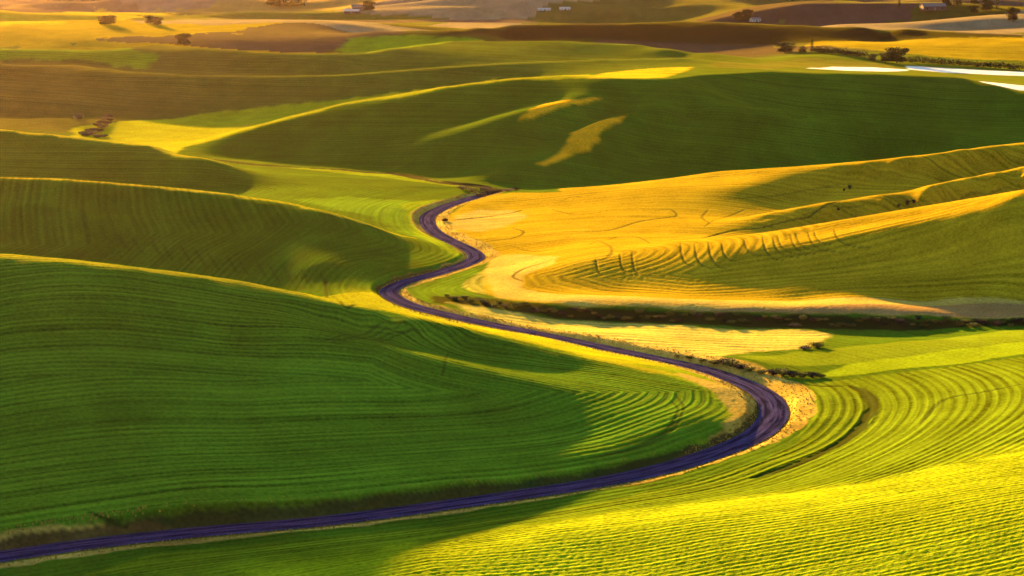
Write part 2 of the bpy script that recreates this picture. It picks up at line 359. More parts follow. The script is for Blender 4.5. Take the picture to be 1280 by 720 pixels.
# valley floor grass and verges
paint(pl([(385,248),(440,246),(500,250),(530,262),(522,280),(530,295),(560,308),(590,318),(575,322),(545,308),(510,292),(470,272),(420,262),(370,250)]), LGREEN*1.2, 4, 2)
paint(pl([(500,255),(540,250),(560,250),(530,265),(524,280),(540,297),(570,312),(590,320),(578,325),(550,310),(520,294),(512,275)]), YGREEN*.9, 2, 1)
paint(pl([(180,150),(250,142),(330,134),(430,124),(500,116),(620,99),(740,94),(740,97),(620,102),(500,122),(430,131),(360,150),(300,166),(230,184),(160,180),(100,172),(90,160)]), np.array([.33,.32,.006]), 3, 2, .1)  # yellow valley floor; the strip up the middle crest paints its sunlight
paint(pl([(330,207),(420,212),(470,214),(560,228),(590,236),(560,232),(480,222),(400,214)]), YGREEN*.8, 2, 1)
paint([at_h(735,96,47.5), at_h(760,84,49.5), at_h(790,76,50), at_h(830,74,50), at_h(870,76,50), at_h(860,80,50.5), at_h(830,90,50), at_h(800,96,47.5)], np.array([.6,.40,.01]), 3, 1)  # golden patch painted for the sunlit band on the hill top
DC = np.array([.42, .38, .006])
m = (1-sstep(15, 26, rd+n2*4))*(rs > 0)*sstep(13.3, 14.3, rp)*(1-sstep(22, 23, rp))*.9; kk = np.nonzero(m > 0)[0]; col[kk] = col[kk]*(1-m[kk, None])+DC*.75*m[kk, None]; amp[kk] *= 1-.6*m[kk]
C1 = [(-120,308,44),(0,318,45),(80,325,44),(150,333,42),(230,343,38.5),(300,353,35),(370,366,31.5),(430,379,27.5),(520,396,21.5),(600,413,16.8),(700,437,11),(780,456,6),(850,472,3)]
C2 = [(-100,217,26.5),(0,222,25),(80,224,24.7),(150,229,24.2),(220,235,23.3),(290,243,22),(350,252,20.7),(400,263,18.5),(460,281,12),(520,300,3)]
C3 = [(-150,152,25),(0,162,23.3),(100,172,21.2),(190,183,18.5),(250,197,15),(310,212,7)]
# sunlit rims painted as yellow strips along the three nearest crests
CREST_RIM = np.array([.34, .30, .010])
stroke(C1, 8, CREST_RIM, .85, 0, .6); stroke(C2, 6, CREST_RIM, .8, 0, .6); stroke(C3, 7, CREST_RIM, .8, 0, .6)
# the two ripe patches on the middle hill
paint(pl([(648,150),(660,140),(680,130),(710,125),(752,124),(735,129),(700,134),(680,141),(665,147)]), np.array([.85,.36,.008]), 2, 1, .1)
paint(pl([(672,205),(700,193),(708,180),(716,165),(740,155),(784,145),(770,155),(752,165),(745,178),(735,188),(700,200),(680,207)]), np.array([.85,.36,.008]), 2, 1, .1)
# golden hill
gold = pl([(562,268),(600,246),(640,241),(700,240)]) + [at_d(700,1238), at_d(800,1236), at_d(900,1240), at_d(1150,1240), at_d(1450,1260), at_d(1450,880)] + pl([(1279,398),(1150,394),(1000,391),(850,388),(700,382),(640,376),(600,366),(582,352),(610,336),(618,318),(600,300),(570,290),(556,280)])
kg, mg = paint(gold, GOLD, 1.5, .8, .55)
foot = pl([(1279,378),(1150,376),(1000,376),(850,374),(720,368),(660,360),(650,350),(650,344),(690,335),(760,318)])
rows(kg, mg, foot, 4.6)
paint(pl([(560,285),(600,290),(640,280),(660,270),(640,262),(600,262),(570,270)]), DRY, 2, 1)
paint(pl([(604,340),(615,320),(650,318),(700,320),(690,330),(655,345),(652,360),(700,368),(850,374),(1000,376),(1279,377),(1279,397),(1150,393),(1000,390),(850,386),(700,380),(620,372)]), DRY*1.1, 1.5, .8, .1)
paint(pl([(575,355),(600,340),(607,345),(606,368),(590,365)]), np.array([.26,.24,.03]), 1.5, .5)
paint(pl([(520,370),(545,352),(590,335),(600,338),(580,352),(565,366),(540,377)]), LGREEN*.9, 1.5, .8)
paint(pl([(1000,384),(1279,380),(1279,396),(1150,393),(1000,391),(850,387)]), np.array([.34,.18,.055]), 1.5, .6)
# rough bank below the golden hill, its shadow painted in near-black
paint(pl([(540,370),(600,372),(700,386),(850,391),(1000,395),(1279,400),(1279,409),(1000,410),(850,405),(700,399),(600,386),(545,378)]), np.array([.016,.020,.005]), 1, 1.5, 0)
# stubble flats by the road
kf, mf = paint(pl([(560,378),(640,391),(700,400),(850,407),(1000,412),(1040,416),(1020,434),(940,440),(900,446),(850,446),(760,429),(680,412),(600,396)]), np.array([.48,.38,.06]), 2, 1, .5)
rows(kf, mf, pl([(560,376),(640,391),(700,400),(850,407),(1000,412)]), 5)
paint(pl([(540,385),(610,398),(700,418),(760,432),(850,450),(905,475),(935,500),(920,545),(860,570),(905,540),(905,505),(870,480),(800,460),(700,438),(600,412),(520,394)]), YGREEN*.85, 2, 1, .2)
paint(pl([(850,466),(900,480),(935,503),(930,525),(905,545),(915,520),(900,495),(870,478),(840,468)]), DRY, 1.5, 1, 0)
# right side
paint(pl([(920,445),(1000,440),(1100,430),(1279,412),(1279,428),(1180,440),(1100,452),(1040,456),(960,455)]), np.array([.13,.19,.007]), 1.5, 1, .2)
paint(pl([(1020,470),(1060,456),(1150,443),(1279,427),(1279,442),(1200,455),(1120,462),(1060,470)]), YGREEN*1.05, 1.5, .8, .1)
k2, m2 = paint(pl([(1000,478),(1060,474),(1140,464),(1279,446),(1279,600),(1130,620),(900,650),(700,675),(420,720),(100,720),(200,690),(400,672),(600,652),(780,622),(900,590),(960,575),(1000,545),(1012,520)]), np.array([.10,.155,.005]), 2, 1, .9)
rows(k2, m2, [tuple(p) for p in RP], 3.3)
k3, m3 = paint(pl([(1279,560),(1130,592),(1000,612),(850,632),(700,652),(500,683),(420,696),(200,728)])+[at_d(200,420), at_d(1500,420), at_d(1500,560)], np.array([.27,.33,.006]), 12, 4, .5)
rows(k3, m3, [at_h(200,735,0), at_h(500,688,1), at_h(850,637,7.5), at_h(1400,560,21)], 2.1)
clump[k3[m3 > .5]] = 1.0
# dry verge strips either side of the road
hwv = HW*np.interp(rp, [0, 12, 20, 34, 36, 42], [1, 1, .8, .85, .45, .3])
lv = np.interp(rp, [0,3,4,9,10,12,13.5,16,21,22.5,27,29,33,36,42], [5,3,0,0,2,4,8,7,5,1,2,3,5,2,1])
rv = np.interp(rp, [0,3,8,10,12,14,16,20,24,27,31,36,42], [3,3,3,4,8,10,8,3,4,6,7,2,1])
vw = np.where(rs > 0, lv, rv)
m = (sstep(hwv+.3, hwv+1.2, rd)*(1-sstep(hwv+vw, hwv+vw+1.2, rd+n2*2.5)))*(vw > .1)
ng = np.nonzero(m > 0)[0]
dc = DRY*(1+.5*n2[ng])[:, None]
col[ng] = col[ng]*(1-m[ng, None])+dc*m[ng, None]; amp[ng] *= 1-m[ng]
# bare cut bank: its shade painted near-black under the grass edge (left side of the lower road)
bw = np.interp(rp, [0,3,9,12,13,20,22,25,27,42], [3.2,3.2,3.2,2.5,1,1,2.5,2.5,1,1])
m = (rs > 0)*sstep(hwv-.2, hwv+.2, rd)*(1-sstep(hwv+bw-.5, hwv+bw, rd+n2))*.85*(rp < 27)
ng = np.nonzero(m > 0)[0]; col[ng] = col[ng]*(1-m[ng, None])+np.array([.018,.022,.01])*m[ng, None]; amp[ng] *= 1-m[ng]
m = 1-sstep(3, 7, rd[kc]+n2[kc]*6); col[kc] = col[kc]*(1-m[:, None])+np.array([.02,.017,.014])*m[:, None]
stroke(C1[6:], 9, CREST_RIM, .85, 0, .5)  # painted sunlit rim repeated on the lower part of the crest
L1 = smooth_line([at_h(*p) for p in C1], 4); kk = np.nonzero((rs > 0) & (rp > 14.5) & (rp < 22.3) & (rd < 120) & (rd > HW+.5))[0]
d1, s1_, _ = line_dist(x[kk], y[kk], L1); m = sstep(-5, -2, d1*s1_+n2[kk]*3)*(.75+.5*n2[kk])*sstep(14.5, 16, rp[kk]); m = np.clip(m, 0, .95)
col[kk] = col[kk]*(1-m[:, None])+DC*m[:, None]; amp[kk] *= 1-.5*m
for L_ in ([(700,252),(715,246),(728,247)], [(760,300),(775,296),(800,297),(812,304)], [(735,306),(750,302),(765,310),(760,322),(740,328)], [(690,262),(720,268),(760,264)], [(1000,268),(1040,258),(1080,256)], [(1190,252),(1230,243),(1279,236)],
           [(905,250),(960,246),(1010,238),(1050,232)], [(640,308),(665,314),(690,312)], [(930,262),(905,272),(880,284)], [(885,262),(878,272),(888,280)]):
    stroke(L_, 1.3, np.array([.06,.05,.01]), .5, .25, .5)
# wheel tracks and runs where the seed drill turned
TR = np.array([.02,.03,.006])
stroke([(1062,482),(1084,492),(1092,508),(1080,528),(1064,545),(1030,565),(990,582),(940,598)], 3.2, TR, .9, .3)
stroke([(1279,480),(1230,490),(1180,500),(1150,530)], 1.6, TR, .6, .2)
stroke([(1005,480),(1030,483),(1060,482)], 1.8, TR, .8, .2)
stroke([(860,482),(905,470),(960,472)], .8, TR, .1, 0)
stroke([(110,640),(135,651),(160,660)], 1.0, TR, .9, .2)
stroke([(1060,596),(1100,592),(1150,588)], 1.6, TR, .6, .2)
for u0, v0, du, dv in ((850,300,14,34),(868,302,16,34),(885,300,22,38),(902,302,16,26),(930,298,18,22),(953,293,22,34),(966,295,24,28),(972,293,26,26),(988,290,22,28),(995,290,22,24),(1010,288,30,28),(1018,288,16,18),(1042,285,36,26),(790,312,6,30),(775,316,6,24),(745,322,6,22)):
    stroke([(u0, v0+2), (u0+du*.15, v0+dv*.5), (u0+du*.55, v0+dv*.85), (u0+du*1.4, v0+dv)], .6, np.array([.06,.05,.01]), .6, .35)
stroke([(850,300),(900,292),(960,283),(1010,272),(1060,250)], 1.2, np.array([.06,.05,.01]), .8, .3)
stroke([(700,290),(760,288),(800,277),(850,270)], 1.6, np.array([.06,.05,.01]), .6, .3)
stroke([(565,276),(600,272),(640,266),(655,262)], 1.4, np.array([.05,.05,.01]), .85, .3)
stroke([(608,302),(640,298),(655,290),(640,285)], 1.2, np.array([.05,.05,.01]), .7, .2)
stroke([(655,352),(642,346),(655,336),(690,326)], 1.3, np.array([.08,.05,.01]), .7, .3)
stroke([(820,274),(845,270),(838,262),(815,264)], .9, np.array([.06,.05,.01]), .7, .2)
stroke([(655,365),(760,368),(900,374),(1279,376)], .8, np.array([.07,.05,.01]), .6, .1)
for k in range(14):
    u0 = 150+k*19+random.uniform(-5, 5); v0 = 300+k*3.6
    stroke([(u0, v0-6), (u0+6, v0+4), (u0+14, v0+14+k*.3)], .9, TR, .4, .1)
for u0 in (425, 440, 455, 470):
    stroke([(u0+60, 404+(u0-425)*.25), (u0+30, 418), (u0-10, 424), (u0-50, 420)], .8, TR, .5, .1)
stroke([(410,352),(408,365),(424,376),(450,381)], 1.2, TR, .7, .2)
for o in (0, 7): stroke([(838+o,500-o),(848+o,512-o*.3),(835+o,536),(800+o,556),(740+o,572)], .9, TR, .6, .15)
stroke([(560,440),(556,455),(552,470)], .7, TR, .5, .1)
stroke([(620,236),(640,238),(600,240),(575,233)], 2, np.array([.03,.03,.01]), .9, .4)
# field edges in the far country
paint(pl([(420,63),(440,48),(520,44),(600,50),(560,53),(500,60),(460,66)]), YGREEN*.9, 5, 3)
paint(pl([(0,60),(0,66),(0,76),(120,79),(180,86),(200,70),(170,62)]), YGREEN*.75, 6, 5)
dark = [at_d(520,2290), at_d(1500,2240)]+[at_h(1400,46,38), at_h(1160,38,42), at_h(950,29,46), at_h(850,26,47.5), at_h(750,29,46), at_h(640,31,44.5), at_h(560,38,42)]
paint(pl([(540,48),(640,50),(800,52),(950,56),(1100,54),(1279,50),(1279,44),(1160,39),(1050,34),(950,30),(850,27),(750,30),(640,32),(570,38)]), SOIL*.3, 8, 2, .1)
paint(pl([(1020,52),(1150,49),(1279,47),(1279,76),(1200,73),(1120,66),(1060,60),(1000,58)]), GOLD*.95, 5, 4, .4)
paint(pl([(0,14),(130,13),(220,18),(160,24),(90,30),(0,31)]), GOLD*1.3, 10, 12)
paint(pl([(890,77),(1000,72),(1130,82),(1000,84),(890,84)]), OLIVE*1.1, 5, 4)
# flat near-white strips beside the middle hill
WHITE = np.array([.86,.83,.74])
for poly in ([(1008,85.5),(1040,83.3),(1090,84.2),(1135,87),(1135,88.3),(1060,88.3)], [(1132,82.5),(1160,84),(1279,90),(1279,95),(1180,90.5),(1136,87)], [(1224,101.5),(1279,107),(1279,113),(1240,105.5)]):
    paint(pl(poly), WHITE, 2, 0, 0)
# small-scale relief of the crop canopy, strongest close to the camera
Zf = z + (fbm(x/1.1, y/1.1, 2)*.10 + (.055+.05*(clump > .9)*(.5+vnoise(x/1.2, y/1.2)))*amp*np.sin(ph*2*math.pi))*(r < 1300)*np.clip(rd-HW-.5, 0, 1)
col = np.clip(col*(1+.22*n1+.18*n2)[:, None], .002, .9)

me = bpy.data.meshes.new('terrain')
idx = np.arange(N).reshape(NR, NC)
q = np.stack([idx[:-1, :-1], idx[:-1, 1:], idx[1:, 1:], idx[1:, :-1]], -1).reshape(-1, 4)
wrap = np.stack([idx[:-1, -1], idx[:-1, 0], idx[1:, 0], idx[1:, -1]], -1)
q = np.vstack([q, wrap]); M = len(q)
me.vertices.add(N); me.vertices.foreach_set('co', np.stack([x, y, Zf], 1).ravel().astype(np.float32))
me.loops.add(M*4); me.loops.foreach_set('vertex_index', q.ravel().astype(np.int32))
me.polygons.add(M); me.polygons.foreach_set('loop_start', np.arange(0, M*4, 4, dtype=np.int32))
me.update(calc_edges=True); me.shade_smooth()
ca = me.attributes.new('field_colour', 'FLOAT_COLOR', 'POINT'); ca.data.foreach_set('color', np.hstack([col, np.ones((N, 1))]).ravel().astype(np.float32))
for nm, arr in (('row_phase', ph), ('row_strength', amp), ('clump', clump)):
    a = me.attributes.new(nm, 'FLOAT', 'POINT'); a.data.foreach_set('value', arr.astype(np.float32))

class NT:
    def __init__(s, name):
        s.m = bpy.data.materials.new(name); s.m.use_nodes = True; s.t = s.m.node_tree; s.b = s.t.nodes['Principled BSDF']
    def n(s, t, **k):
        o = s.t.nodes.new(t)
        for a, v in k.items(): setattr(o, a, v)
        return o
    def l(s, a, b): s.t.links.new(a, b)
    def math(s, op, a, b=None, c=None):
        o = s.n('ShaderNodeMath', operation=op)
        for i, v in enumerate((a, b, c)):
            if v is None: continue
            if hasattr(v, 'is_linked') or hasattr(v, 'links'): s.l(v, o.inputs[i])
            else: o.inputs[i].default_value = v
        return o.outputs[0]
    def attr(s, n, k='Fac'):
        o = s.n('ShaderNodeAttribute'); o.attribute_name = n; return o.outputs[k]
    def noise(s, sc, det=3, vec=None):
        o = s.n('ShaderNodeTexNoise'); o.inputs['Scale'].default_value = sc; o.inputs['Detail'].default_value = det
        if vec is None:
            g = s.n('ShaderNodeNewGeometry'); vec = g.outputs['Position']
        s.l(vec, o.inputs['Vector']); return o.outputs['Fac']
    def scale(s, colr, f):
        o = s.n('ShaderNodeVectorMath', operation='SCALE'); s.l(colr, o.inputs[0]); s.l(f, o.inputs['Scale']); return o.outputs[0]
def terrain_mat():
    t = NT('crop_fields'); phs = t.attr('row_phase'); am = t.attr('row_strength'); cl = t.attr('clump')
    nz = t.noise(.035, 3); nf = t.noise(.9, 4); nb = t.noise(.22, 3)
    p2 = t.math('ADD', phs, t.math('MULTIPLY', nz, .3))
    g = t.n('ShaderNodeNewGeometry'); sc_ = t.n('ShaderNodeVectorMath', operation='SCALE'); t.l(g.outputs['Position'], sc_.inputs[0]); sc_.inputs['Scale'].default_value = .012
    cb = t.n('ShaderNodeCombineXYZ'); t.l(t.math('MULTIPLY', p2, 1.7), cb.inputs[0])
    ad = t.n('ShaderNodeVectorMath', operation='ADD'); t.l(cb.outputs[0], ad.inputs[0]); t.l(sc_.outputs[0], ad.inputs[1])
    irr = t.noise(1.0, 1.6, ad.outputs[0])            # uneven drill rows, some darker than others
    s1 = t.math('SINE', t.math('MULTIPLY', p2, 2*math.pi))
    st_ = t.math('ADD', t.math('MULTIPLY', s1, .45), t.math('MULTIPLY', t.math('SUBTRACT', irr, .5), 4.2))
    st2 = t.math('MULTIPLY', t.math('MULTIPLY', st_, am), t.math('MULTIPLY_ADD', nb, 1.2, .35))
    k = t.math('ADD', t.math('MULTIPLY_ADD', st2, .52, 1.0), t.math('MULTIPLY', t.math('SUBTRACT', nf, .5), 1.3))
    k = t.math('ADD', k, t.math('MULTIPLY', t.math('SUBTRACT', nz, .5), .6))
    t.l(t.scale(t.attr('field_colour', 'Color'), t.math('MAXIMUM', k, .12)), t.b.inputs['Base Color'])
    hgt = t.math('ADD', t.math('MULTIPLY', st2, .16), t.math('MULTIPLY', t.math('MULTIPLY', nf, cl), .35))
    b = t.n('ShaderNodeBump'); b.inputs['Strength'].default_value = .9; b.inputs['Distance'].default_value = 1.0
    t.l(hgt, b.inputs['Height']); t.l(b.outputs[0], t.b.inputs['Normal'])
    t.b.inputs['Roughness'].default_value = .9; t.b.inputs['Specular IOR Level'].default_value = 0
    # the awns of the crop glow when the low sun grazes them
    t.b.inputs['Sheen Weight'].default_value = .03; t.b.inputs['Sheen Roughness'].default_value = .35; t.b.inputs['Sheen Tint'].default_value = (.95, .84, .03, 1)
    return t.m
to = bpy.data.objects.new('terrain', me); C.objects.link(to); me.materials.append(terrain_mat()); to['kind'] = 'structure'
to['label'] = 'rolling hills of green and golden crops with rows following the slopes'

# ---------------------------------------------------------------- road
def road():
    nl = 15; vs = []; fs = []; us = []
    L = smooth_line([tuple(p) for p in ROADW[:SUB*35+1]], 4)
    T = np.gradient(L[:, :2], axis=0); T /= np.linalg.norm(T, axis=1)[:, None]; Nn = np.stack([-T[:, 1], T[:, 0]], 1)
    s = np.linspace(0, 35, len(L)); hw = HW*np.interp(s, [0, 12, 20, 34, 36, 42], [1, 1, .8, .85, .45, .3])
    acc = np.concatenate([[0], np.cumsum(np.linalg.norm(np.diff(L[:, :2], axis=0), axis=1))])
    for i in range(len(L)):
        for k in range(nl):
            f = k/(nl-1)*2-1; o = f*(hw[i]+.5)
            crown = .22*(1-f*f)-.06*math.exp(-((abs(f)-.45)/.1)**2)
            vs.append((L[i, 0]+Nn[i, 0]*o, L[i, 1]+Nn[i, 1]*o, L[i, 2]+.06+crown)); us.append((f, acc[i]))
    for i in range(len(L)-1):
        for k in range(nl-1):
            a = i*nl+k; fs.append((a+1, a, a+nl, a+nl+1))
    m = bpy.data.meshes.new('gravel_road'); m.from_pydata(vs, [], fs); m.update(); m.shade_smooth()
    a = m.attributes.new('across', 'FLOAT', 'POINT'); a.data.foreach_set('value', [q_[0] for q_ in us])
    a = m.attributes.new('along', 'FLOAT', 'POINT'); a.data.foreach_set('value', [q_[1] for q_ in us])
    t = NT('road_gravel'); ac = t.attr('across'); al = t.attr('along')
    cb = t.n('ShaderNodeCombineXYZ'); t.l(t.math('MULTIPLY', ac, 2.2), cb.inputs[0]); t.l(t.math('MULTIPLY', al, .035), cb.inputs[1])
    streak = t.noise(2.2, 4, cb.outputs[0]); fine = t.noise(1.5, 4)
    track = t.math('SINE', t.math('MULTIPLY', t.math('ABSOLUTE', ac), 9.0))
    f = t.math('ADD', t.math('MULTIPLY_ADD', streak, 1.5, -.55), t.math('MULTIPLY_ADD', track, .16, t.math('MULTIPLY_ADD', fine, .6, -.3)))
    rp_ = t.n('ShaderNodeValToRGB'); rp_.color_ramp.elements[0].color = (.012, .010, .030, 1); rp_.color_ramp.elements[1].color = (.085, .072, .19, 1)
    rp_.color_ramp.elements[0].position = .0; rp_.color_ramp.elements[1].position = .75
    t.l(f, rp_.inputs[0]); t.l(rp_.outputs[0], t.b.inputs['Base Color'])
    b = t.n('ShaderNodeBump'); b.inputs['Strength'].default_value = .6; b.inputs['Distance'].default_value = .12; t.l(f, b.inputs['Height']); t.l(b.outputs[0], t.b.inputs['Normal'])
    t.b.inputs['Roughness'].default_value = 1; t.b.inputs['Specular IOR Level'].default_value = 0
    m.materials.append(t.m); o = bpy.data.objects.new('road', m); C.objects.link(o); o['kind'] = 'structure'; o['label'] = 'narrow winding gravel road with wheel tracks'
road()

# ---------------------------------------------------------------- haze
def haze():
    bm = bmesh.new(); bmesh.ops.create_cube(bm, size=1)
    m = bpy.data.meshes.new('haze'); bm.to_mesh(m); bm.free()
    o = bpy.data.objects.new('haze', m); C.objects.link(o)
    zb = float(Zf.min())-1; zt = max(float(Zf.max()), CAMH)+6
    o.scale = (19400, 19400, zt-zb); o.location = (0, 0, (zt+zb)/2); o['kind'] = 'stuff'
    mt = bpy.data.materials.new('haze_air'); mt.use_nodes = True; t = mt.node_tree; t.nodes.clear()
    ou = t.nodes.new('ShaderNodeOutputMaterial'); pv = t.nodes.new('ShaderNodeVolumePrincipled')
    pv.inputs['Color'].default_value = (1, .62, .50, 1); pv.inputs['Density'].default_value = .000003; pv.inputs['Anisotropy'].default_value = .8
    t.links.new(pv.outputs[0], ou.inputs['Volume']); m.materials.append(mt)

# ---------------------------------------------------------------- things
def mat(name, c, rough=.8, var=.35, sc=1.2):
    t = NT(name); nz = t.noise(sc, 3); cc_ = t.n('ShaderNodeRGB'); cc_.outputs[0].default_value = (*c, 1)
    t.l(t.scale(cc_.outputs[0], t.math('MULTIPLY_ADD', nz, 2*var, 1-var)), t.b.inputs['Base Color'])
    t.b.inputs['Roughness'].default_value = rough; t.b.inputs['Specular IOR Level'].default_value = .1; return t.m
M_BARK = mat('bark', (.05, .035, .022)); M_LEAF = mat('dark_leaves', (.012, .018, .006), .7); M_HEDGE = mat('hedge_leaves', (.007, .010, .004), .8); M_LEAF2 = mat('olive_leaves', (.045, .055, .012), .7)
M_SCRUB = mat('scrub_leaves', (.11, .10, .015), .8); M_TWIG = mat('brown_brush', (.045, .022, .020), .8)
M_WALL = mat('painted_boards', (.62, .58, .5)); M_ROOF = mat('grey_roofing', (.16, .13, .12)); M_DARKW = mat('weathered_boards', (.13, .06, .04)); M_GLASS = mat('window_glass', (.02, .03, .04), .1, .1); M_TIN = mat('pale_tin', (.45, .41, .36), .5)
def mesh(name, vs, fs, m, parent=None):
    me_ = bpy.data.meshes.new(name); me_.from_pydata([tuple(v) for v in vs], [], fs); me_.update(); me_.materials.append(m)
    o = bpy.data.objects.new(name, me_); C.objects.link(o)
    if parent: o.parent = parent
    return o
def thing(name, label, cat, loc=(0, 0, 0), group=None):
    o = bpy.data.objects.new(name, None); C.objects.link(o); o.location = loc; o['label'] = label; o['category'] = cat
    if group: o['group'] = group
    return o
def limb(vs, fs, a, b, ra, rb, k=6):
    a = Vector(a); b = Vector(b); d = (b-a).normalized(); p = d.orthogonal().normalized(); q_ = d.cross(p); n0 = len(vs)
    for c_, r_ in ((a, ra), (b, rb)):
        for i in range(k):
            t = 2*math.pi*i/k; vs.append(c_+(p*math.cos(t)+q_*math.sin(t))*r_)
    for i in range(k): fs.append((n0+i, n0+(i+1) % k, n0+k+(i+1) % k, n0+k+i))
    fs.append(tuple(n0+k+i for i in range(k)))
def leaves(vs, fs, c_, rad, n_, size, rnd, flat=.8):
    for _ in range(n_):
        d = Vector((rnd.gauss(0, 1), rnd.gauss(0, 1), rnd.gauss(0, 1))).normalized()*rad*rnd.random()**.45
        p = Vector(c_)+Vector((d.x, d.y, d.z*flat))
        a = Vector((rnd.gauss(0, 1), rnd.gauss(0, 1), rnd.gauss(0, 1))).normalized()*size*rnd.uniform(.6, 1.2); b = a.orthogonal().normalized()*size*rnd.uniform(.4, .9)
        n0 = len(vs); vs += [p-a*.6, p-b*.5, p+a*.6, p+b*.5]; fs.append((n0, n0+1, n0+2, n0+3))
def make_tree(name, kind, label, cat, seed, group=None):
    """unit: 10 m tall"""
    rnd = random.Random(seed); t = thing(name, label, cat, group=group); vs, fs = [], []; lv, lf = [], []
    if kind == 'broad':
        limb(vs, fs, (0, 0, -.6), (.1, 0, 3), .42, .3)
        for k in range(7):
            a = k*.9+rnd.random(); e = Vector((math.cos(a)*rnd.uniform(2, 3.8), math.sin(a)*rnd.uniform(2, 3.8), rnd.uniform(4.2, 7.8)))
            limb(vs, fs, (.1, 0, rnd.uniform(2, 3)), e, .2, .06); leaves(lv, lf, e, rnd.uniform(1.7, 2.5), 190, .55, rnd)
        for k in range(8): leaves(lv, lf, (2.5*math.cos(k*.785), 2.5*math.sin(k*.785), rnd.uniform(1.6, 2.6)), 1.7, 110, .55, rnd, .9)
        leaves(lv, lf, (0, 0, 7.6), 2.4, 260, .55, rnd); leaves(lv, lf, (.5, .3, 4.6), 3.0, 260, .6, rnd); leaves(lv, lf, (-.6, -.4, 3.0), 2.9, 200, .6, rnd, .7)
    elif kind == 'tall':
        limb(vs, fs, (0, 0, -.6), (.05, .1, 8), .3, .06)
        for k in range(11):
            zz = 1.1+k*.82; w_ = 1.75*math.sin(min(1, (10.4-zz)/7)*1.5)*rnd.uniform(.8, 1.15); a = k*2.4
            e = (math.cos(a)*w_*.6, math.sin(a)*w_*.6, zz+.5); limb(vs, fs, (.03, 0, zz-.4), e, .09, .03); leaves(lv, lf, e, w_*.8+.3, 90, .45, rnd, 1.1)
    else:
        for k in range(5):
            a = k*1.3+rnd.random(); e = Vector((math.cos(a)*2.6*rnd.uniform(.5, 1.2), math.sin(a)*2.6*rnd.uniform(.5, 1.2), rnd.uniform(3, 6.5)))
            limb(vs, fs, (0, 0, -1), e, .28, .08, 5); leaves(lv, lf, e, rnd.uniform(2.2, 3.3), 110, .95, rnd, .9)
        leaves(lv, lf, (0, 0, 3), 3.4, 160, 1., rnd, .8)
    m = {'broad': M_LEAF, 'tall': M_LEAF, 'bush': M_SCRUB, 'brush': M_TWIG}[kind]
    mesh('trunk' if kind in ('broad', 'tall') else 'stem', vs, fs, M_BARK, t); mesh('crown' if kind in ('broad', 'tall') else 'foliage', lv, lf, m, t)
    return t
PROTO = {}
def plant(kind, u, v, hm, wm, label, group=None, rz=None, D=None):
    cat = {'broad': 'tree', 'tall': 'tree', 'bush': 'bush', 'brush': 'bush'}[kind]; nm = {'broad': 'broadleaf_tree', 'tall': 'tall_tree', 'bush': 'bush', 'brush': 'bare_bush'}[kind]
    var = (kind, random.randint(0, 2))
    if var not in PROTO: PROTO[var] = o = make_tree(nm, kind, label, cat, 5+var[1]*7)
    else:
        src = PROTO[var]; o = src.copy(); C.objects.link(o)
        for ch in src.children: c_ = ch.copy(); C.objects.link(c_); c_.parent = o
    o['label'] = label; o['category'] = cat
    if group: o['group'] = group
    elif 'group' in o: del o['group']
    WS = .75 if group in (TR2, TR3) else 1
    X0, Y0 = pt(u, v) if D is None else at_d(u, D)
    o.location = (X0, Y0, H(X0, Y0)-.1); o.rotation_euler = (0, 0, random.uniform(0, 6.28) if rz is None else rz); o.scale = (wm/8*WS, wm/8*WS, hm/10)
    return o
TR1 = 'trees on the flat beyond the middle hill'; TR2 = 'far trees along the skyline fields'; TR3 = 'trees on the far left fields'
for a in (('broad',981,66,11,16,'wide domed dark tree at the left end of the upper windbreak',TR1), ('broad',1003,66,7,8,'small round tree between the domed tree and the narrow tall tree',TR1),
    ('tall',1015,65,12,8,'narrow upright tree where the upper hedge begins',TR1), ('broad',1090,76,7,8,'smallest tree left of the big tree near the white strips',TR1),
    ('broad',1107,78,10,10,'middle sized tree just left of the big tree by the white strips',TR1), ('broad',1121,79,15,17,'biggest dark tree, standing at the start of the long lower hedge',TR1),
    ('tall',1124,11,16,12,'lone dark tree on the pink far field, right of centre',TR2), ('broad',1184,7,13,16,'tree at the left of the far farmyard group',TR2),
    ('broad',1197,7,16,16,'tallest tree of the far farmyard group',TR2), ('broad',1218,5,15,15,'tree at the right of the far farmyard group',TR2),
    ('broad',1218,16,10,14,'low tree alone below the far farmyard group',TR2), ('broad',1233,14,18,20,'broad tree left of the tallest tree at the top right',TR2),
    ('tall',1246,11,24,22,'tallest tree at the top right, above the pale far field',TR2), ('broad',1266,27,18,17,'lone round tree on the olive field at the right edge',TR2),
    ('broad',924,26,12,18,'tree at the left end of the far white farmhouse',TR2), ('broad',935,24,13,16,'tree rising behind the far white farmhouse',TR2),
    ('broad',131,31,10,16,'left one of two dark trees on the orange far field',TR3), ('broad',138,31,11,16,'right one of two dark trees on the orange far field',TR3),
    ('broad',188,29,9,17,'upper left tree of the pair beneath the far dark knoll',TR3), ('broad',197,31,9,13,'lower right tree of the pair beneath the far dark knoll',TR3),
    ('broad',230,56,12,17,'lone dark tree on the bright crest line at upper left',TR3),
    ('broad',339,7,16,26,'tree at the left end of the hilltop grove',TR3), ('broad',350,8,11,26,'low tree second from the left in the hilltop grove',TR3), ('broad',361,8,12,28,'third tree of the hilltop grove, in its middle',TR3),
    ('broad',372,7,14,26,'fourth tree of the hilltop grove, left of the tallest',TR3), ('tall',381,7,20,26,'tallest tree at the right end of the hilltop grove',TR3),
    ('broad',462,13,14,20,'dark tree beside the far weathered barn',TR3), ('broad',97,149,5,9,'round dark bush tree alone in the yellow valley, left of the brush',None)):
    plant(*a)
BR = 'bare brush filling the gully in the yellow valley'
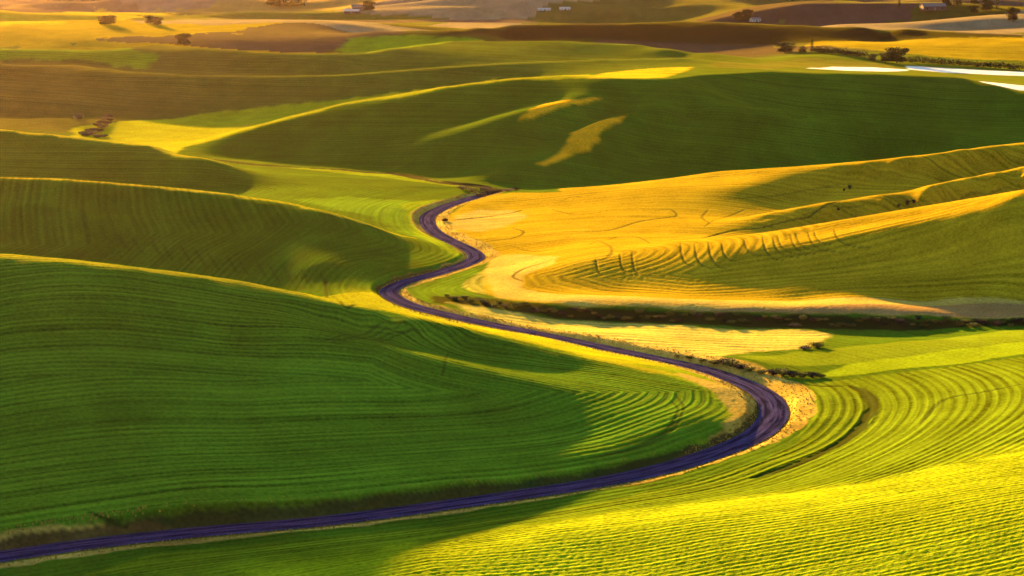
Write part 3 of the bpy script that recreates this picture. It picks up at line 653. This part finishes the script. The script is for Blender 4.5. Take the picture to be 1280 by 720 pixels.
for k, (u, v) in enumerate([(136,147),(131,150),(139,151),(127,154),(133,156),(122,158),(129,161),(117,163),(125,165),(112,166),(104,168),(118,168),(108,170),(130,171),(122,172)]):
    plant('brush', u, v, random.uniform(3, 4.5), random.uniform(6, 9), 'bare purple brown bush in the gully thicket of the yellow valley', BR)
NB = 'bushes beside the far road bend'
for u, v in ((602,246),(612,243),(622,241),(634,239),(645,238),(606,238),(590,240),(578,237)):
    plant('brush', u, v, random.uniform(2, 3.2), random.uniform(4, 7), 'low dark bush where the road disappears behind the golden hill', NB)
plant('brush', 556, 277, 2.6, 3.2, 'single dark bush at the road edge on the golden side of the far bend')
for a in ((1048,264,2.2,'small bush left of a bare stem on the middle golden ridge'), (1123,259,2.6,'leftmost of three bushes in the fold of the golden ridges'), (1134,257,3.4,'tallest of three bushes in the fold of the golden ridges'), (1142,255,3,'rightmost of three bushes in the fold of the golden ridges'), (1055,239,2.4,'left of two bushes ending the dark track on the upper golden slope'), (1062,237,3,'right of two bushes ending the dark track on the upper golden slope')):
    plant('brush', a[0], a[1], a[2], a[2]*.6, a[3])
GB = 'scrub on the dark bank below the golden field'
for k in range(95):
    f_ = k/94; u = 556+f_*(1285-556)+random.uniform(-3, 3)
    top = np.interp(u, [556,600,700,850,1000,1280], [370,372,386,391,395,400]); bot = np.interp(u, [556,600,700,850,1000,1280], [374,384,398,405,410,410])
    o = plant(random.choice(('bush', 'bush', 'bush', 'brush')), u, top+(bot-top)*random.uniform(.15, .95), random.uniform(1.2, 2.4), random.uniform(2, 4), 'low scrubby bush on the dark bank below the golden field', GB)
SB = 'bushes on the right side of the big road bend'
for a in (('bush',846,447,1.4,2.6),('bush',862,449,1.6,3),('bush',878,452,1.5,3),('bush',893,455,2,3.6),('brush',905,456,2.6,4),('bush',914,458,3,4.6),('brush',925,461,2.5,4),('bush',937,463,2,3.6),('bush',952,467,2,3.2),
    ('brush',966,469,2.6,4),('bush',978,470,3,4.4),('brush',990,471,3,4.6),('bush',1003,472,3,4.6),('brush',1015,472,2.8,4.2),('bush',1026,472,2.2,3.4)):
    plant(*a, 'scrubby bush in the ragged row between the road bend and the green slope', SB)
plant('brush', 1006, 437, 2, 4.5, 'left of two bushes at the tip of the light green rise'); plant('bush', 1021, 435, 2.4, 5, 'right of two bushes at the tip of the light green rise')
def hedge(pts, hm, wm, label, seed):
    rnd = random.Random(seed); L = smooth_line(pl(pts), 6); x0, y0 = L[0]; z0 = H(x0, y0); lv, lf = [], []
    acc = np.concatenate([[0], np.cumsum(np.hypot(*np.diff(L, axis=0).T))]); k = 0
    for d in np.arange(0, acc[-1], 1.6):
        X0 = np.interp(d, acc, L[:, 0])+rnd.uniform(-1, 1); Y0 = np.interp(d, acc, L[:, 1])+rnd.uniform(-1, 1); z_ = H(X0, Y0)-z0; hh = hm*rnd.uniform(.6, 1.15)
        leaves(lv, lf, (X0-x0, Y0-y0, z_+hh*.5), wm*.6, 60, 1.1, rnd, hh/wm*.9); k += 1
    o = mesh('hedge', lv, lf, M_HEDGE); o.location = (x0, y0, z0); o['label'] = label; o['category'] = 'hedge'
hedge([(1018,66),(1030,66.5),(1045,67.5),(1062,69.5),(1082,72)], 6, 7, 'upper dark hedge running right from the narrow tall tree', 3)
hedge([(1132,78),(1160,79.5),(1200,82),(1240,85),(1279,88)], 6, 8, 'long dark hedge above the white strips, from the big tree to the right edge', 4)
def building(u, v, w_, d_, h_, label, name, cat, wall, roof, rz=.3):
    X0, Y0 = pt(u, v); t = thing(name, label, cat, (X0, Y0, H(X0, Y0)-.3)); t.rotation_euler = (0, 0, rz); a, b = w_/2, d_/2; e = h_*.62
    vs = [(-a,-b,0),(a,-b,0),(a,b,0),(-a,b,0),(-a,-b,e),(a,-b,e),(a,b,e),(-a,b,e),(-a,0,h_),(a,0,h_)]
    mesh('wall', vs, [(0,1,5,4),(2,3,7,6),(1,2,6,9,5),(3,0,4,8,7)], wall, t)
    o_ = .5; rv = []
    for dz in (.06, .28): rv += [(-a-o_,-b-o_,e-.45+dz),(a+o_,-b-o_,e-.45+dz),(a+o_,0,h_+dz),(-a-o_,0,h_+dz),(a+o_,b+o_,e-.45+dz),(-a-o_,b+o_,e-.45+dz)]
    mesh('roof', rv, [(6,7,8,9),(9,8,10,11),(1,0,3,2),(2,3,5,4),(0,1,7,6),(5,3,9,11),(3,0,6,9),(1,2,8,7),(2,4,10,8),(4,5,11,10)], roof, t)
    def box(nm, x0, x1, z0_, z1, m): mesh(nm, [(x0,-b-.06,z0_),(x1,-b-.06,z0_),(x1,-b-.06,z1),(x0,-b-.06,z1),(x0,-b+.02,z0_),(x1,-b+.02,z0_),(x1,-b+.02,z1),(x0,-b+.02,z1)], [(0,1,2,3),(1,5,6,2),(4,0,3,7),(3,2,6,7),(0,4,5,1)], m, t)
    box('door', -1.2, 1.2, .1, e*.75, M_DARKW if wall is not M_DARKW else M_ROOF)
    for sx in (-.65, .65): box('window', a*sx-.9, a*sx+.9, e*.35, e*.7, M_GLASS)
building(944, 27, 12, 8, 5, 'far white farmhouse at the foot of the grey hill, right of two trees', 'farmhouse', 'house', M_TIN, M_ROOF, .4)
building(452, 13, 26, 12, 8, 'weathered long barn on the pink far plain', 'barn', 'barn', M_DARKW, M_ROOF, .1)
building(440, 17, 20, 10, 6, 'lower barn with pale roof in front of the weathered long barn', 'barn', 'barn', M_DARKW, M_TIN, -.1)
building(1166, 13, 30, 14, 9, 'low dark barn on the far olive field at upper right', 'barn', 'barn', M_DARKW, M_ROOF, .2)
building(680, 14, 17, 7, 3.5, 'left one of two pale sheds near the top centre', 'shed', 'shed', M_TIN, M_TIN, .3)
building(706, 12.5, 14, 7, 4, 'right one of two pale sheds near the top centre', 'shed', 'shed', M_TIN, M_TIN, .2)
# dry grass along the verges: thousands of tufts, one object
def tufts():
    rnd = random.Random(9); vs, fs = [], []; n_ = len(RP); acc = np.concatenate([[0], np.cumsum(np.hypot(*np.diff(RP, axis=0).T))])
    T = np.gradient(RP, axis=0); T /= np.linalg.norm(T, axis=1)[:, None]; P = []
    i1 = int(SUB*35)
    for _ in range(5500):
        f_ = np.interp(rnd.uniform(acc[SUB], acc[i1]), acc, np.arange(n_)); s_ = f_/SUB; left = rnd.random() < .5
        hw = HW*np.interp(s_, [0, 12, 20, 34, 36], [1, 1, .8, .85, .45])
        if left:
            wv = np.interp(s_, [0,3,4,9,10,12,13.5,16,21,22.5,27,29,33,36], [7,6,5.5,4,3,4,8,7,5,1,2,3,5,2]); d = hw+(rnd.uniform(3.5, wv) if s_ < 9.5 else rnd.uniform(.6, wv))
        else: wv = np.interp(s_, [0,3,8,10,12,14,16,20,24,27,31,36], [3,3,3,4,8,10,8,3,4,6,7,2]); d = hw+.4+(rnd.random()**1.6)*wv
        if left and 3.6 < s_ < 9.5 and rnd.random() < .9: continue
        i = int(f_); p = RP[i]*(1-f_+i)+RP[min(i+1, n_-1)]*(f_-i); nn = np.array([-T[i, 1], T[i, 0]])*(1 if left else -1); P.append((p+nn*d, s_, left))
    xs = np.array([p[0][0] for p in P]); ys = np.array([p[0][1] for p in P]); zs = terrain(xs, ys)
    for (p, s_, left), X0, Y0, Z0 in zip(P, xs, ys, zs):
        hh = rnd.uniform(.25, .6)*(1.5 if left and s_ < 4 else 1)
        for k in range(4):
            a = rnd.uniform(0, 6.28); w_ = rnd.uniform(.12, .3); l = rnd.uniform(-.25, .25); n0 = len(vs)
            vs += [(X0-math.cos(a)*w_, Y0-math.sin(a)*w_, Z0-.1), (X0+math.cos(a)*w_, Y0+math.sin(a)*w_, Z0-.1), (X0+l, Y0+rnd.uniform(-.25, .25), Z0+hh*rnd.uniform(.6, 1))]; fs.append((n0, n0+1, n0+2))
    o = mesh('dry_grass', vs, fs, mat('dry_grass', (.38, .26, .035), .8, .5, .6)); o['kind'] = 'stuff'; o['label'] = 'dry golden grass along both edges of the winding road'; o['category'] = 'grass'
tufts()
haze()
